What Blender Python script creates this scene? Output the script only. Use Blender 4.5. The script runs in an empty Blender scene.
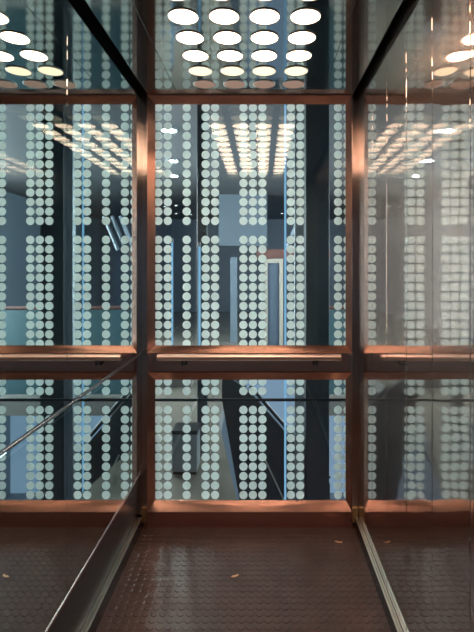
import bpy, bmesh, math, random
from mathutils import Vector, Matrix
random.seed(7)
S = bpy.context.scene
COL = S.collection
PI = math.pi

# ------------------------------------------------------------------ cabin measures (metres; +Y is depth, camera at the door)
XL, XR = -.609, .488           # mirror wall, panelled metal wall
YB, YF = 2.386, -.10           # glazed back wall, front wall with the door opening
ZC = 2.206                     # ceiling
CAM = Vector((0, 0, 1.33))
YG, YD = 2.426, 2.474           # inner pane, dotted outer pane

# ------------------------------------------------------------------ materials
def newmat(name):
    m = bpy.data.materials.new(name); m.use_nodes = True
    nt = m.node_tree; nt.nodes.clear()
    out = nt.nodes.new('ShaderNodeOutputMaterial')
    return m, nt, out

def pbsdf(name, col, rough=.5, metal=0., aniso=0., spec=.5, coat=0., noise=None, bump=None, tangent='Z'):
    """noise=(scale3, amount): colour mottling; bump=(scale3, strength, distance, detail)"""
    m, nt, out = newmat(name)
    p = nt.nodes.new('ShaderNodeBsdfPrincipled')
    p.inputs['Base Color'].default_value = (*col, 1)
    p.inputs['Roughness'].default_value = rough
    p.inputs['Metallic'].default_value = metal
    p.inputs['Specular IOR Level'].default_value = spec
    p.inputs['Coat Weight'].default_value = coat
    nt.links.new(p.outputs[0], out.inputs[0])
    tc = None
    def coord(scale):
        nonlocal tc
        if tc is None:
            tc = nt.nodes.new('ShaderNodeTexCoord')
        mp = nt.nodes.new('ShaderNodeMapping'); mp.inputs['Scale'].default_value = scale
        nt.links.new(tc.outputs['Object'], mp.inputs[0]); return mp
    if aniso:
        p.inputs['Anisotropic'].default_value = aniso
        t = nt.nodes.new('ShaderNodeTangent'); t.direction_type = 'RADIAL'; t.axis = tangent
        nt.links.new(t.outputs[0], p.inputs['Tangent'])
    if noise:
        n = nt.nodes.new('ShaderNodeTexNoise'); n.inputs['Scale'].default_value = 1; n.inputs['Detail'].default_value = 4
        nt.links.new(coord(noise[0]).outputs[0], n.inputs['Vector'])
        r = nt.nodes.new('ShaderNodeMapRange')
        r.inputs[3].default_value = 1 - noise[1]; r.inputs[4].default_value = 1 + noise[1]
        nt.links.new(n.outputs[0], r.inputs[0])
        mx = nt.nodes.new('ShaderNodeVectorMath'); mx.operation = 'SCALE'
        mx.inputs[0].default_value = col
        nt.links.new(r.outputs[0], mx.inputs['Scale'])
        nt.links.new(mx.outputs[0], p.inputs['Base Color'])
    if bump:
        n = nt.nodes.new('ShaderNodeTexNoise'); n.inputs['Scale'].default_value = 1; n.inputs['Detail'].default_value = bump[3]
        nt.links.new(coord(bump[0]).outputs[0], n.inputs['Vector'])
        b = nt.nodes.new('ShaderNodeBump'); b.inputs['Strength'].default_value = bump[1]; b.inputs['Distance'].default_value = bump[2]
        nt.links.new(n.outputs[0], b.inputs['Height']); nt.links.new(b.outputs[0], p.inputs['Normal'])
    return m

def emat(name, col, strength):
    m, nt, out = newmat(name)
    e = nt.nodes.new('ShaderNodeEmission'); e.inputs[0].default_value = (*col, 1); e.inputs[1].default_value = strength
    nt.links.new(e.outputs[0], out.inputs[0]); return m

def glassmat(name, tint, base=.045, rough=0.):
    m, nt, out = newmat(name)
    tr = nt.nodes.new('ShaderNodeBsdfTransparent'); tr.inputs[0].default_value = (*tint, 1)
    gl = nt.nodes.new('ShaderNodeBsdfGlossy'); gl.inputs['Roughness'].default_value = rough; gl.inputs[0].default_value = (1, 1, 1, 1)
    lw = nt.nodes.new('ShaderNodeLayerWeight'); lw.inputs[0].default_value = .5
    pw = nt.nodes.new('ShaderNodeMath'); pw.operation = 'POWER'; pw.inputs[1].default_value = 5
    ma = nt.nodes.new('ShaderNodeMath'); ma.operation = 'MULTIPLY_ADD'; ma.inputs[1].default_value = .9; ma.inputs[2].default_value = base
    mx = nt.nodes.new('ShaderNodeMixShader')
    nt.links.new(lw.outputs['Facing'], pw.inputs[0]); nt.links.new(pw.outputs[0], ma.inputs[0])
    nt.links.new(ma.outputs[0], mx.inputs[0]); nt.links.new(tr.outputs[0], mx.inputs[1]); nt.links.new(gl.outputs[0], mx.inputs[2])
    nt.links.new(mx.outputs[0], out.inputs[0]); return m

def fritmat(name):
    m, nt, out = newmat(name)
    d = nt.nodes.new('ShaderNodeBsdfDiffuse'); d.inputs[0].default_value = (.86, .905, .885, 1)
    t = nt.nodes.new('ShaderNodeBsdfTranslucent'); t.inputs[0].default_value = (.86, .905, .885, 1)
    mx = nt.nodes.new('ShaderNodeMixShader'); mx.inputs[0].default_value = .42
    nt.links.new(d.outputs[0], mx.inputs[1]); nt.links.new(t.outputs[0], mx.inputs[2]); nt.links.new(mx.outputs[0], out.inputs[0])
    return m

M = {}
M['mirror'] = pbsdf('tinted mirror', (.66, .75, .75), .015, 1.)
M['mirror_edge'] = pbsdf('polished mirror edge', (.75, .6, .55), .25, 1.)
def brushed_wall():
    m = pbsdf('brushed wall steel', (.57, .52, .49), .035, 1., aniso=.87, bump=((1., 1.3, 9.), .3, .0025, 1.))
    nt = m.node_tree; out = [n for n in nt.nodes if n.type == 'OUTPUT_MATERIAL'][0]
    p = [n for n in nt.nodes if n.type == 'BSDF_PRINCIPLED'][0]
    q = nt.nodes.new('ShaderNodeBsdfPrincipled')
    q.inputs['Base Color'].default_value = (.74, .52, .42, 1); q.inputs['Metallic'].default_value = 1
    q.inputs['Roughness'].default_value = .30; q.inputs['Anisotropic'].default_value = .6
    t = [n for n in nt.nodes if n.type == 'TANGENT'][0]; b = [n for n in nt.nodes if n.type == 'BUMP'][0]
    nt.links.new(t.outputs[0], q.inputs['Tangent']); nt.links.new(b.outputs[0], q.inputs['Normal'])
    x = nt.nodes.new('ShaderNodeMixShader'); x.inputs[0].default_value = .13
    nt.links.new(p.outputs[0], x.inputs[1]); nt.links.new(q.outputs[0], x.inputs[2]); nt.links.new(x.outputs[0], out.inputs[0])
    return m
M['steel_wall'] = brushed_wall()
M['copper'] = pbsdf('brushed copper steel', (.74, .43, .35), .2, 1., aniso=.5, noise=((30, 30, 2), .10))
M['post'] = pbsdf('brushed post steel', (.66, .50, .44), .18, 1., aniso=.97)
M['copper_dark'] = pbsdf('brushed copper panel', (.84, .50, .43), .26, 1., aniso=.9, noise=((4, 4, 9), .25))
M['rail'] = pbsdf('polished copper rail', (.97, .74, .65), .36, 1.)
M['ceiling'] = pbsdf('glossy ceiling steel', (.42, .43, .42), .065, 1., noise=((1.5, 1.5, 1), .12))
M['black'] = pbsdf('matt black', (.006, .006, .007), .7)
M['dark_steel'] = pbsdf('dark steel', (.035, .04, .045), .3, .6)
M['kick'] = pbsdf('dark kick plate', (.03, .022, .02), .25, .3)
M['trim'] = pbsdf('worn aluminium trim', (.72, .66, .56), .3, 1., noise=((40, 6, 40), .25))
M['brass'] = pbsdf('brass bracket', (.7, .5, .28), .35, 1.)
M['glass'] = glassmat('clear glass', (.93, .97, .97))
M['dots'] = fritmat('white ceramic frit')
M['rubber'] = pbsdf('brown studded rubber', (.10, .062, .054), .26, 0, spec=.6, noise=((9, 9, 9), .3))
M['ring'] = pbsdf('lamp ring', (.5, .48, .45), .3, 1.)
WARM = (1., .66, .46)
M['lamp'] = emat('lit diffuser', WARM, 12.5)
M['lamp_mid'] = emat('half lit diffuser', (1., .76, .50), 1.6)
M['lamp_dim'] = emat('faint diffuser', (1., .66, .50), .30)
# hall beyond the glass and lobby behind
M['stone'] = pbsdf('grey beige stone', (.17, .16, .145), .5, noise=((3, 3, 3), .15))
M['stone_floor'] = pbsdf('pale stone floor', (.17, .155, .13), .25, noise=((2, 2, 2), .15))
M['slate'] = pbsdf('slate blue wall', (.075, .10, .135), .45, noise=((.6, .6, .6), .4))
M['blue_wall'] = pbsdf('pale blue wall', (.15, .19, .235), .5)
M['bulkhead'] = pbsdf('grey blue plaster', (.075, .10, .125), .6)
M['teal_dark'] = pbsdf('dark teal coated steel', (.045, .055, .062), .35, .3)
M['grey_steel'] = pbsdf('grey steel', (.22, .25, .27), .4, .4)
M['maroon'] = pbsdf('red brown panel', (.12, .05, .04), .5)
M['cream'] = pbsdf('cream painted frame', (.34, .30, .25), .5)
M['hall_ceiling'] = pbsdf('dark hall ceiling', (.05, .055, .06), .6)
M['teal_glass'] = pbsdf('teal glass', (.05, .10, .115), .35)
M['blue_tube'] = emat('blue tube', (.35, .66, 1.), .8)
M['white_spot'] = emat('white spot', (1., .97, .92), 90.)
M['small_spot'] = emat('small spot', (1., .95, .9), 10.)
M['daylight'] = emat('daylit pane', (.55, .75, 1.), 4.)
M['sky_pane'] = emat('pale blue pane', (.52, .70, .98), .5)
M['fill_glow'] = emat('added fill glow', (.92, .96, 1.), 22.)  # glow of the panels added at the hall sides to brighten the dots

# ------------------------------------------------------------------ mesh helpers
class MB:
    def __init__(s): s.bm = bmesh.new()
    def box(s, x0, x1, y0, y1, z0, z1, bev=0):
        r = bmesh.ops.create_cube(s.bm, size=1)
        vs = r['verts']
        for v in vs:
            v.co = Vector(((x0+x1)/2 + v.co.x*(x1-x0), (y0+y1)/2 + v.co.y*(y1-y0), (z0+z1)/2 + v.co.z*(z1-z0)))
        if bev:
            es = list({e for v in vs for e in v.link_edges})
            bmesh.ops.bevel(s.bm, geom=es, offset=bev, segments=2, affect='EDGES', profile=.5)
        return s
    def cyl(s, p0, p1, r0, r1=None, n=24, caps=True):
        p0, p1 = Vector(p0), Vector(p1); r1 = r0 if r1 is None else r1
        d = (p1-p0); L = d.length
        mt = Matrix.Translation((p0+p1)/2) @ d.to_track_quat('Z', 'Y').to_matrix().to_4x4()
        bmesh.ops.create_cone(s.bm, cap_ends=caps, segments=n, radius1=r0, radius2=r1, depth=L, matrix=mt)
        return s
    def lathe(s, c, prof, n=24, close=False):
        """profile of (radius, z) about a vertical axis at c"""
        rings = []
        for r, z in prof:
            rings.append([s.bm.verts.new((c[0]+r*math.cos(2*PI*k/n), c[1]+r*math.sin(2*PI*k/n), c[2]+z)) for k in range(n)])
        pairs = list(zip(rings, rings[1:]))
        if close: pairs.append((rings[-1], rings[0]))
        for a, b in pairs:
            for k in range(n):
                s.bm.faces.new((a[k], a[(k+1) % n], b[(k+1) % n], b[k]))
        return s
    def sphere(s, c, r, sc=(1, 1, 1), n=16):
        mt = Matrix.Translation(c) @ Matrix.Diagonal((r*sc[0], r*sc[1], r*sc[2], 1))
        bmesh.ops.create_uvsphere(s.bm, u_segments=n, v_segments=n//2, radius=1, matrix=mt); return s
    def poly(s, pts, vec):
        """flat outline extruded along vec"""
        a = [s.bm.verts.new(p) for p in pts]; b = [s.bm.verts.new(Vector(p)+Vector(vec)) for p in pts]
        s.bm.faces.new(a); s.bm.faces.new(b[::-1]); n = len(a)
        for k in range(n): s.bm.faces.new((a[k], b[k], b[(k+1) % n], a[(k+1) % n]))
        return s
    def ring(s, outer, yo, inner, yi, back):
        """mitred bevelled frame round an opening: outer edge at yo, inner edge at yi, closed behind at back"""
        def loop(r, y): return [s.bm.verts.new(p) for p in ((r[0], y, r[2]), (r[1], y, r[2]), (r[1], y, r[3]), (r[0], y, r[3]))]
        L = [loop(outer, yo), loop(inner, yi), loop(inner, back), loop(outer, back)]
        for i in range(4):
            a, b = L[i], L[(i+1) % 4]
            for k in range(4): s.bm.faces.new((a[k], a[(k+1) % 4], b[(k+1) % 4], b[k]))
        return s
    def build(s, name, mat, parent=None, smooth=False, org=None):
        bm = s.bm
        bmesh.ops.recalc_face_normals(bm, faces=bm.faces)
        if org is None and parent is None and bm.verts:
            xs = [v.co.x for v in bm.verts]; ys = [v.co.y for v in bm.verts]; zs = [v.co.z for v in bm.verts]
            org = Vector(((min(xs)+max(xs))/2, (min(ys)+max(ys))/2, min(zs)))
        if parent is not None and org is None:
            org = Vector(parent.get('_o', (0, 0, 0)))
        bmesh.ops.translate(bm, verts=bm.verts, vec=-Vector(org))
        me = bpy.data.meshes.new(name); bm.to_mesh(me); bm.free()
        me.materials.append(M[mat] if isinstance(mat, str) else mat)
        if smooth:
            for p in me.polygons: p.use_smooth = True
            try: me.set_sharp_from_angle(angle=math.radians(35))
            except Exception: pass
        o = bpy.data.objects.new(name, me); COL.objects.link(o)
        if parent is not None: o.parent = parent
        else: o.location = org
        return o

def empty(name, loc):
    o = bpy.data.objects.new(name, None); COL.objects.link(o); o.location = loc; o.empty_display_size = .05
    o['_o'] = tuple(loc); return o
def tag(o, label=None, cat=None, group=None, kind=None):
    if label: o['label'] = label
    if cat: o['category'] = cat
    if group: o['group'] = group
    if kind: o['kind'] = kind
    return o

# ------------------------------------------------------------------ floor (round studs belong to its surface)
mb = MB(); mb.box(XL-.03, XR+.02, YF, YB+.04, -.04, 0)
P = .0335; r = .0122
nx = int((XR-XL-.02)/P); ny = int((YB-YF-.02)/P)
bm = mb.bm
N = 12; cs = [(math.cos(2*PI*k/N), math.sin(2*PI*k/N)) for k in range(N)]
x00 = (XL+XR)/2 - (nx-1)*P/2
for i in range(nx):
    for j in range(ny):
        x = x00+i*P; y = YB-.05-j*P
        a = [bm.verts.new((x+r*1.12*c, y+r*1.12*s_, 0.0)) for c, s_ in cs]
        b = [bm.verts.new((x+r*c, y+r*s_, .0016)) for c, s_ in cs]
        for k in range(N): bm.faces.new((a[k], a[(k+1) % N], b[(k+1) % N], b[k]))
        bm.faces.new(b)
fl = mb.build('floor', 'rubber'); tag(fl, 'dark brown rubber lift floor with rows of round studs', 'floor', kind='structure')

# ------------------------------------------------------------------ ceiling: three glossy panels and a black shadow gap
ce = empty('ceiling', (-.06, 1.1, ZC)); tag(ce, 'glossy grey steel lift ceiling with black shadow gaps', 'ceiling', kind='structure')
for x0, x1 in ((-.580, -.4290), (-.4268, .3060), (.3082, .461)):
    MB().box(x0, x1, YF+.01, YB-.003, ZC, ZC+.012, .0006).build('ceiling_panel', 'ceiling', ce)
MB().box(XL-.02, XR+.02, YF, YB+.04, ZC+.10, ZC+.12).build('gap_cover', 'black', ce)
MB().box(-.570, .451, YF+.05, YB-.02, ZC+.0125, ZC+.099).build('ceiling_housing', 'black', ce)

# ------------------------------------------------------------------ round ceiling lights: 4 x 14
lamp_x = (-.275, -.1322, .0096, .1520)
coln = ('far left', 'second from left', 'third from left', 'far right')
ordn = ['first', 'second', 'third', 'fourth', 'fifth', 'sixth', 'seventh', 'eighth', 'ninth', 'tenth', 'eleventh', 'twelfth', 'thirteenth', 'fourteenth']
def make_lamp():
    root = empty('ceiling_light', (0, 0, 0))
    MB().lathe((0, 0, 0), [(.0535, 0), (.0535, -.0035), (.0515, -.0045), (.0505, -.003), (.0505, 0)], 40, True).build('trim_ring', 'ring', root, True)
    MB().lathe((0, 0, 0), [(.0504, -.0002), (.0504, -.0022), (.0001, -.0022), (.0001, -.0002)], 40, True).build('diffuser', 'lamp', root)
    return root
def copy_tree(o, parent=None):
    c = o.copy(); COL.objects.link(c); c.parent = parent
    for ch in list(o.children): copy_tree(ch, c)
    return c
proto = make_lamp(); first = True; lens_mesh = {}
for j in range(14):
    y = 2.249-.152*j
    e = min(j, 13-j); mat = 'lamp_dim' if e == 0 else 'lamp_mid' if e == 1 else 'lamp'
    look = {'lamp_dim': 'faintly glowing', 'lamp_mid': 'half-bright cream', 'lamp': 'bright warm white'}[mat]
    for i, x in enumerate(lamp_x):
        o = proto if first else copy_tree(proto); first = False
        o.location = (x, y, ZC)
        for ch in o.children:
            if ch.name.startswith('diffuser'):
                if mat not in lens_mesh:
                    lens_mesh[mat] = ch.data.copy(); lens_mesh[mat].materials[0] = M[mat]
                ch.data = lens_mesh[mat]
        tag(o, f'{look} ceiling light, {coln[i]} in {ordn[j]} row from the glass wall', 'ceiling light', 'round lights in the lift ceiling')

# ------------------------------------------------------------------ back wall: copper frame round two glazed openings
wb = empty('wall_back', (-.06, YB, 0)); tag(wb, 'copper toned steel frame of the glazed back wall', 'wall', kind='structure')
MB().box(XL-.035, -.582, YB, YB+.10, 0, ZC+.10, .001).build('corner_post', 'post', wb)
MB().box(.457, XR+.025, YB, YB+.10, 0, ZC+.10, .001).build('corner_post', 'post', wb)
YO = 2.4175
MB().ring((-.582, .457, .8935, 2.2008), YB, (-.5495, .4305, .9265, 2.1676), YO, YO+.006).build('upper_frame', 'copper', wb)
MB().ring((-.582, .457, .0863, .7945), YB, (-.5495, .4305, .1298, .750), YO, YO+.006).build('lower_frame', 'copper', wb)
mb = MB(); mb.ring((-.582, .457, .7945, .8935), YB+.0005, (-.564, .441, .7945, .8935), YB+.012, YB+.018)
mb.box(-.5640, .4410, YB+.012, YB+.02, .7955, .8925)
mb.build('handrail_panel', 'copper_dark', wb)
mb = MB(); mb.box(-.581, .456, YB+.006, YB+.03, .004, .0855, .001)
mb.build('kick_panel', 'copper_dark', wb)
MB().box(-.582, .457, YB+.001, YB+.03, 2.2009, ZC+.10).build('header', 'copper_dark', wb)
for x0, x1 in ((XL+.001, -.587), (.458, XR-.002)):
    MB().box(x0, x1, YB-.012, YB-.0005, .038, .112, .003).build('corner_bracket', 'brass', wb)

# glazing: two panes, ceramic dots on the outer one
wn = empty('window_1', (-.06, YG, 0)); tag(wn, 'full height glazing printed with columns of white dots', 'window', kind='structure')
MB().box(-.58, .455, YG, YG+.006, .10, 2.195).build('inner_pane', 'glass', wn)
MB().box(-.60, .480, YD+.001, YD+.007, .02, 2.26).build('outer_pane', 'glass', wn)
mb = MB(); bm = mb.bm; N = 28
for c in (0, 1, 3, 5, 6, 9, 10, 11, 14, 15, 19, 20):
    for k in range(42):
        if k in (13, 31): continue
        x = -.5461+.04982*c; z = 2.1697-.04976*k; R = .0218
        a = [bm.verts.new((x+R*math.cos(2*PI*q/N), YD+.0006, z+R*math.sin(2*PI*q/N))) for q in range(N)]
        b = [bm.verts.new((v.co.x, YD+.0002, v.co.z)) for v in a]
        bm.faces.new(b); bm.faces.new(a[::-1])
        for q in range(N): bm.faces.new((a[q], a[(q+1) % N], b[(q+1) % N], b[q]))
mb.build('printed_dots', 'dots', wn)
MB().box(-.598, .478, YD+.03, YD+.045, .613, .627, .002).build('glazing_bar', 'dark_steel', wn)
for x0, x1 in ((-.60, -.583), (.458, .48)):
    MB().box(x0, x1, YD+.01, YD+.05, 0, 2.26).build('glazing_stile', 'teal_dark', wn)

# ------------------------------------------------------------------ handrail on the back wall
hr = empty('handrail', (-.0645, 2.331, .881)); tag(hr, 'round copper coloured handrail bar mounted across the glazed back wall', 'handrail')
MB().cyl((-.5155, 2.331, .881), (.3865, 2.331, .881), .0165, n=32).build('bar', 'rail', hr, True)
for x in (-.5155, .3865):
    s_ = 1 if x > 0 else -1
    MB().cyl((x, 2.331, .881), (x+s_*.004, 2.331, .881), .0165, .0145, n=32).build('end_cap', 'rail', hr, True)
for x in (-.395, .270):
    b = MB()
    b.cyl((x, 2.331, .8655), (x, 2.331, .847), .0045, n=12)
    b.sphere((x, 2.331, .846), .0068)
    b.cyl((x, 2.331, .846), (x, YB+.011, .846), .0045, n=12)
    b.cyl((x, YB+.006, .846), (x, YB+.0115, .846), .016, n=20)
    b.build('bracket', 'dark_steel', hr, True)

# ------------------------------------------------------------------ left wall: tinted mirror sheets on a dark kick plate
wl = empty('wall_left', (XL, 1.1, 0)); tag(wl, 'dark tinted mirror wall in tall sheets', 'wall', kind='structure')
ys = (YB-.0005, 1.468, .55, YF)
for a, b in zip(ys, ys[1:]):
    for z0, z1 in ((.305, .8885), (.9015, ZC+.06)):
        MB().box(XL-.006, XL, b+.0012, a-.0012, z0, z1, .0009).build('mirror_sheet', 'mirror', wl)
MB().box(XL-.02, XL-.0065, YF, YB, .28, ZC+.1).build('backing_board', 'mirror_edge', wl)
MB().box(XL-.006, XL+.0012, YF, YB-.001, .8888, .8925, .0006).build('joint_strip', 'dark_steel', wl)
MB().box(XL-.006, XL+.0005, YF, YB-.001, .8928, .8972, .0006).build('joint_strip', 'mirror_edge', wl)
MB().box(XL-.006, XL+.0012, YF, YB-.001, .8975, .9012, .0006).build('joint_strip', 'dark_steel', wl)
MB().box(XL-.008, XL+.002, YF, YB-.001, .300, .3045, .0008).build('bottom_channel', 'mirror_edge', wl)
bl = empty('baseboard_left', (XL, 1.1, 0)); tag(bl, 'dark kick plate with a worn metal cap below the mirror wall', 'baseboard', kind='structure')
MB().box(XL-.03, XL-.018, YF, YB, 0, .30).build('kick_plate', 'kick', bl)
MB().box(XL-.018, XL+.002, YF, YB-.014, 0, .064).build('plinth', 'kick', bl)
mb = MB(); mb.box(XL-.018, XL-.009, YF, YB-.014, .064, .068, .001); mb.box(XL-.007, XL+.004, YF, YB-.014, .064, .068, .001)
mb.build('metal_cap', 'trim', bl)

# ------------------------------------------------------------------ right wall: narrow brushed steel panels, each slightly out of true
wr = empty('wall_right', (XR, 1.1, 0)); tag(wr, 'brushed steel wall of narrow vertical panels', 'wall', kind='structure')
ys = [YB-.001, 2.085, 1.838, 1.592, 1.348, 1.103, .86, .615, .37, .13, YF]
tilt = [.0, .0025, -.002, .0035, -.003, .002, -.003, .002, -.002, .002]
for n_, (a, b) in enumerate(zip(ys, ys[1:])):
    mb = MB(); mb.box(XR, XR+.012, b+.0012, a-.0012, .070, ZC+.06, .0018)
    t = tilt[n_]
    for v in mb.bm.verts: v.co.x += (v.co.y-(a+b)/2)*t + .0005
    mb.build('wall_panel', 'steel_wall', wr)
MB().box(XR+.0135, XR+.02, YF, YB, 0, ZC+.1).build('backing_board', 'mirror_edge', wr)
br = empty('baseboard_right', (XR, 1.1, 0)); tag(br, 'dark kick plate with a worn metal cap below the panelled wall', 'baseboard', kind='structure')
MB().box(XR-.016, XR+.012, YF, YB-.014, 0, .064).build('plinth', 'kick', br)
mb = MB(); mb.box(XR-.0185, XR-.010, YF, YB-.014, .064, .068, .001); mb.box(XR-.0085, XR, YF, YB-.014, .064, .068, .001)
mb.build('metal_cap', 'trim', br)

# ------------------------------------------------------------------ front wall round the door opening (behind the camera)
wf = empty('wall_front', (-.06, YF, 0)); tag(wf, 'copper toned front wall round the open lift door', 'wall', kind='structure')
MB().box(XL-.02, -.50, YF-.08, YF-.002, 0, ZC+.12).build('jamb', 'grey_steel', wf)
MB().box(.38, XR+.02, YF-.08, YF-.002, 0, ZC+.12).build('jamb', 'grey_steel', wf)
MB().box(-.50, .38, YF-.08, YF-.002, 2.10, ZC+.12).build('door_head', 'grey_steel', wf)

# ------------------------------------------------------------------ lobby behind the camera
def struct(name, mb, mat, label, cat):
    return tag(mb.build(name, mat), label, cat, kind='structure')
LY = YF-.085
struct('floor_lobby', MB().box(-3, 3, -5, LY, -.04, 0), 'stone_floor', 'pale stone lobby floor outside the lift door', 'floor')
struct('ceiling_lobby', MB().box(-3, 3, -5, LY, 2.7, 2.75), 'hall_ceiling', 'dark lobby ceiling', 'ceiling')
struct('wall_lobby_rear', MB().box(-3, 3, -5.1, -5, 0, 2.75), 'slate', 'slate blue lobby wall facing the lift', 'wall')
struct('wall_lobby_left', MB().box(-3.1, -3, -5, LY, 0, 2.75), 'slate', 'slate blue side wall of the lobby', 'wall')
lw = struct('window_2', MB().box(2.95, 3.0, -4.4, -1.2, .3, 2.3), 'daylight', 'daylit lobby window', 'window')
struct('wall_lobby_right', MB().box(3.005, 3.1, -5, LY, 0, 2.75), 'slate', 'slate blue lobby wall with the window', 'wall')
struct('wall_lobby_front', MB().box(-3, XL-.03, LY-.02, LY+.06, 0, 2.75).box(XR+.03, 3, LY-.02, LY+.06, 0, 2.75).box(XL-.03, XR+.03, LY-.02, LY, ZC+.12, 2.75), 'slate', 'lobby wall round the lift door', 'wall')

# ------------------------------------------------------------------ hall beyond the glass
struct('floor_hall', MB().poly([(-2.7, 2.6, -.15), (-.13, 2.6, -.15), (-.37, 4.03, -.15), (-.37, 14, -.15), (-2.7, 14, -.15)], (0, 0, .15)), 'stone_floor', 'pale stone floor of the hall beyond the glass', 'floor')
struct('floor_hall_lower', MB().box(-.32, 6, 2.60, 14, -3.1, -3.0), 'blue_wall', 'pale blue lower level seen through the well beside the lift', 'floor')
struct('ceiling_hall', MB().box(-6, 6, 2.60, 14, 2.75, 2.85), 'hall_ceiling', 'dark ceiling of the hall beyond the glass', 'ceiling')
struct('wall_hall_far', MB().box(-6, 6, 14, 14.1, -3.1, 2.85), 'slate', 'slate blue far wall of the hall', 'wall')
struct('wall_hall_left', MB().box(-2.8, -2.7, 2.6, 14, -3.1, 2.85), 'slate', 'slate blue left wall of the hall', 'wall')
struct('wall_hall_right', MB().box(3.6, 3.7, 2.6, 14, -3.1, 2.85), 'blue_wall', 'pale blue right wall of the hall', 'wall')

struct('fill_panel_left', MB().box(-2.70, -2.66, 4.8, 7.3, .1, 2.7), 'fill_glow', 'added glowing fill panel along the left side of the hall', 'window')  # added glowing panel, lights the printed dots from behind
struct('fill_panel_right', MB().box(3.56, 3.60, 4.3, 7.4, .1, 2.7), 'fill_glow', 'added glowing fill panel along the right side of the hall', 'window')  # added counterpart on the right, also there to light the dots
# camera-frame helper used to lay the hall out from measured sight lines, at a distance Y
def at(px, py, Y): return Vector(((px-262)/470*Y, Y, 1.33-(py-267)/470*Y))

def column(name, x0, x1, y0, y1, z0, z1, mat, label, cat='column', bev=.004):
    o = empty(name, ((x0+x1)/2, (y0+y1)/2, z0)); tag(o, label, cat)
    MB().box(x0, x1, y0, y1, z0+.02, z1-.02, bev).build('shaft', mat, o)
    MB().box(x0-.01, x1+.01, y0-.01, y1+.01, z0, z0+.02, .002).build('base_plate', mat, o)
    MB().box(x0-.01, x1+.01, y0-.01, y1+.01, z1-.02, z1, .002).build('cap_plate', mat, o)
    return o
column('steel_column', .345, .53, 3.7, 3.9, -3.0, 2.75, 'teal_dark', 'broad dark steel column behind the right half of the glass')
column('steel_column', .255, .325, 3.66, 3.72, -3.0, 2.75, 'grey_steel', 'slim grey steel column just left of the broad dark one')
column('steel_column', -.456, -.387, 3.30, 3.36, 0, 2.75, 'teal_dark', 'slim dark steel column behind the left half of the glass')
def tube(x, y, z0, z1, label):
    o = empty('light_tube', (x, y, z0)); tag(o, label, 'light', 'upright blue light tubes beyond the glass')
    MB().cyl((x, y, z0+.03), (x, y, z1-.03), .008, n=12).build('tube', 'blue_tube', o, True)
    MB().cyl((x, y, z0), (x, y, z0+.03), .010, n=12).build('socket', 'grey_steel', o, True)
    MB().cyl((x, y, z1-.03), (x, y, z1), .010, n=12).build('socket', 'grey_steel', o, True)
tube(.182, 3.68, -3.0, 2.75, 'upright blue light tube left of the slim grey column')
tube(-.432, 3.25, .75, 1.5, 'upright blue glow in place of a soft reflection, in front of the slim dark column')  # glowing tube stands in for a soft blue reflection
tube(-.70, 3.66, .65, 1.55, 'upright blue glow in place of a soft reflection, farthest left')  # another blue reflection put in as a glowing tube

# stone block and low dark cabinet at the left
o = empty('stone_wall_block', (-.9, 5.2, 0)); tag(o, 'grey beige stone wall block beyond the left part of the glass', 'wall block')
MB().box(-1.9, -.78, 5.2, 5.5, 0.0, .38, .01).build('block', 'stone', o)
MB().box(-1.93, -.75, 5.17, 5.53, .38, .41, .004).build('coping', 'grey_steel', o)
o = empty('waste_bin', (-.495, 3.08, 0)); tag(o, 'low dark grey box bin standing on the pale stone floor beyond the glass', 'bin')
MB().box(-.575, -.415, 3.0, 3.16, .02, .26, .004).build('body', 'grey_steel', o)
MB().box(-.570, -.420, 3.01, 3.15, 0, .02).build('plinth', 'black', o)
MB().box(-.578, -.412, 2.997, 3.163, .26, .285, .003).build('lid', 'dark_steel', o)

# sloping dark balustrade going down into the well
o = empty('stair_balustrade', (-.3, 4.1, 0)); tag(o, 'dark sloping stair balustrade descending to the right beyond the glass', 'balustrade')
Y = 4.05
top = [at(222, 372, Y), at(250, 392, Y), at(283, 430, Y), at(330, 484, Y)]
bot = [at(330, 640, Y), at(282, 620, Y), at(240, 503, Y), at(222, 400, Y)]
MB().poly(top+bot, (0, .05, 0)).build('side_panel', 'teal_dark', o)
a, b = at(250, 389, Y), at(330, 481, Y)
MB().cyl(a+Vector((0, .025, .02)), b+Vector((0, .025, .02)), .018, n=14).build('handrail', 'dark_steel', o, True)
a, b = at(263, 455, Y-.02), at(284, 500, Y-.02)
MB().cyl(a, b, .007, n=10).build('edge_strip', 'trim', o, True)

# glass balustrade with a brown rail, seen in the mirror
o = empty('glass_balustrade', (1.6, 6.2, 0)); tag(o, 'teal glass balustrade with a dark brown top rail across the well', 'balustrade')
for k in range(4):
    x0 = .50+k*.95
    MB().box(x0+.01, x0+.94, 6.2, 6.22, -.35, .76).build('glass_panel', 'teal_glass', o)
MB().cyl((.45, 6.21, .79), (4.4, 6.21, .79), .025, n=14).build('top_rail', 'maroon', o, True)
for k in range(5):
    MB().box(.47+k*.95, .51+k*.95, 6.19, 6.23, -.4, .78).build('post', 'grey_steel', o)
struct('trim_1', MB().box(.45, 6, 6.1, 6.5, -.6, -.41), 'stone', 'edge of the gallery slab carrying the glass balustrade', 'slab')
# lit lower wall
struct('wall_lower_bright', MB().box(-.3, 5.9, 9.0, 9.1, -3.0, -.55), 'sky_pane', 'pale blue daylit lower glazing across the well', 'glazing')

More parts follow.
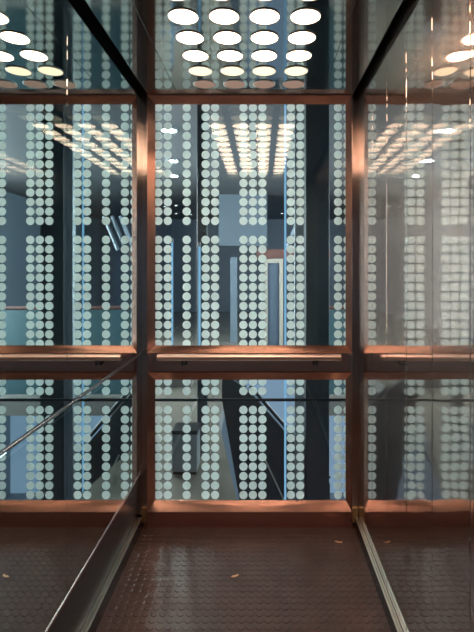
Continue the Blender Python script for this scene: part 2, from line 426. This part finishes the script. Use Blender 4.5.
# doorway and panels at the far side
o = empty('doorway', (.2, 8.9, -.4)); tag(o, 'cream framed doorway standing at the back of the hall', 'doorway')
Y = 8.9
l = at(265.5, 263, Y); r_ = at(283, 263, Y)
MB().box(l.x-.02, l.x+.04, Y-.05, Y+.05, -.5, l.z).build('jamb', 'cream', o)
MB().box(r_.x-.07, r_.x, Y-.05, Y+.05, -.5, l.z).build('jamb', 'cream', o)
MB().box(l.x-.02, r_.x, Y-.05, Y+.05, l.z, l.z+.08).build('lintel', 'cream', o)
MB().box(l.x+.04, r_.x-.07, Y-.01, Y+.02, -.5, l.z).build('door_leaf', 'slate', o)
MB().box(-.1, 1.3, 8.95, 9.0, l.z+.085, l.z+.26).build('header_panel', 'maroon', o)
tag(MB().box(-.85, .1, 9.2, 9.3, 1.75, 2.75).build('bulkhead', 'bulkhead'), 'pale blue bulkhead hanging below the dark ceiling', 'bulkhead')
tag(MB().box(-.56, -.44, 8.3, 8.4, 0, 1.5).build('banner_stand', 'bulkhead'), 'narrow upright blue panel beyond the middle dots', 'panel')
# pale slanting fins
for k, lab in enumerate(('leftmost', 'middle', 'rightmost')):
    a = at(286+8*k, 250, 5.5); b = at(300+8*k, 216, 5.5)
    m_ = MB(); m_.cyl(a, b, .022, n=4)
    tag(m_.build('ceiling_fin', 'blue_wall'), f'pale blue slanting fin, {lab} of three below the hall ceiling', 'fin', 'slanting fins in the hall')

# spotlights in the hall
def spot(x, y, rad, mat, label):
    o = empty('hall_spotlight', (x, y, 2.75)); tag(o, label, 'spotlight', 'spotlights in the hall ceiling')
    MB().lathe((x, y, 2.75), [(rad*1.25, 0), (rad*1.25, -.02), (rad*1.02, -.02), (rad*1.02, 0)], 20, True).build('housing', 'grey_steel', o, True)
    MB().cyl((x, y, 2.7495), (x, y, 2.735), rad, n=20).build('lens', mat, o)
for px, py, lab in ((169, 129, 'nearest'), (172, 160, 'middle'), (173, 175, 'farthest')):
    Yy = 470*1.42/(267-py)
    spot((px-262)/470*Yy, Yy, .075, 'white_spot', f'brilliant white hall spotlight, {lab} of the three beyond the top left of the glass')
pts = [(165, 206), (176, 205), (191, 214), (220, 205), (228, 213), (237, 208), (282, 213), (294, 213), (302, 216), (176, 213)]
pts.sort()
for k, (px, py) in enumerate(pts):
    Yy = 470*1.42/(267-py)
    spot((px-262)/470*Yy, Yy, .035, 'small_spot', f'tiny distant white hall spotlight, {ordn[k]} from the left')

# small flecks lying on the lift floor
M['fleck'] = pbsdf('orange fleck', (.75, .36, .2), .45)
for x, y, a, lab in ((-.116, 2.02, .4, 'tiny orange fleck lying near the middle of the studded lift floor'), (.37, 2.27, -.3, 'tiny orange fleck lying on the lift floor near the right kick plate')):
    m_ = MB(); c, s_ = math.cos(a), math.sin(a)
    pts_ = [(x+u*c-v*s_, y+u*s_+v*c, .0018) for u, v in ((-.02, 0), (-.008, .006), (.004, .003), (.018, .008), (.014, -.004), (-.004, -.007))]
    m_.poly(pts_, (0, 0, .0015)); tag(m_.build('floor_fleck', 'fleck'), lab, 'fleck', 'flecks on the lift floor')

# ------------------------------------------------------------------ daylight and lamps that have no visible body
def area(name, loc, rot, sx, sy, power, col):
    d = bpy.data.lights.new(name, 'AREA'); d.shape = 'RECTANGLE'; d.size = sx; d.size_y = sy; d.energy = power; d.color = col
    o = bpy.data.objects.new(name, d); COL.objects.link(o); o.location = loc; o.rotation_euler = rot; return o

w = bpy.data.worlds.new('World'); S.world = w; w.use_nodes = True
w.node_tree.nodes['Background'].inputs[0].default_value = (.45, .6, .8, 1)
w.node_tree.nodes['Background'].inputs[1].default_value = .25

# ------------------------------------------------------------------ camera
cd = bpy.data.cameras.new('camera'); cam = bpy.data.objects.new('camera', cd); COL.objects.link(cam)
cam.location = CAM; cam.rotation_euler = (PI/2, 0, 0)
cd.sensor_fit = 'VERTICAL'; cd.sensor_height = 36; cd.lens = 470/632*36
cd.shift_x = -25/632; cd.shift_y = -49/632; cd.clip_start = .02
S.camera = cam
for o in bpy.data.objects:
    if '_o' in o: del o['_o']
S.view_settings.view_transform = 'Standard'; S.view_settings.look = 'None'; S.view_settings.gamma = 1
S.view_settings.exposure = .12
S.cycles.transparent_max_bounces = 24; S.cycles.max_bounces = 14; S.cycles.glossy_bounces = 8
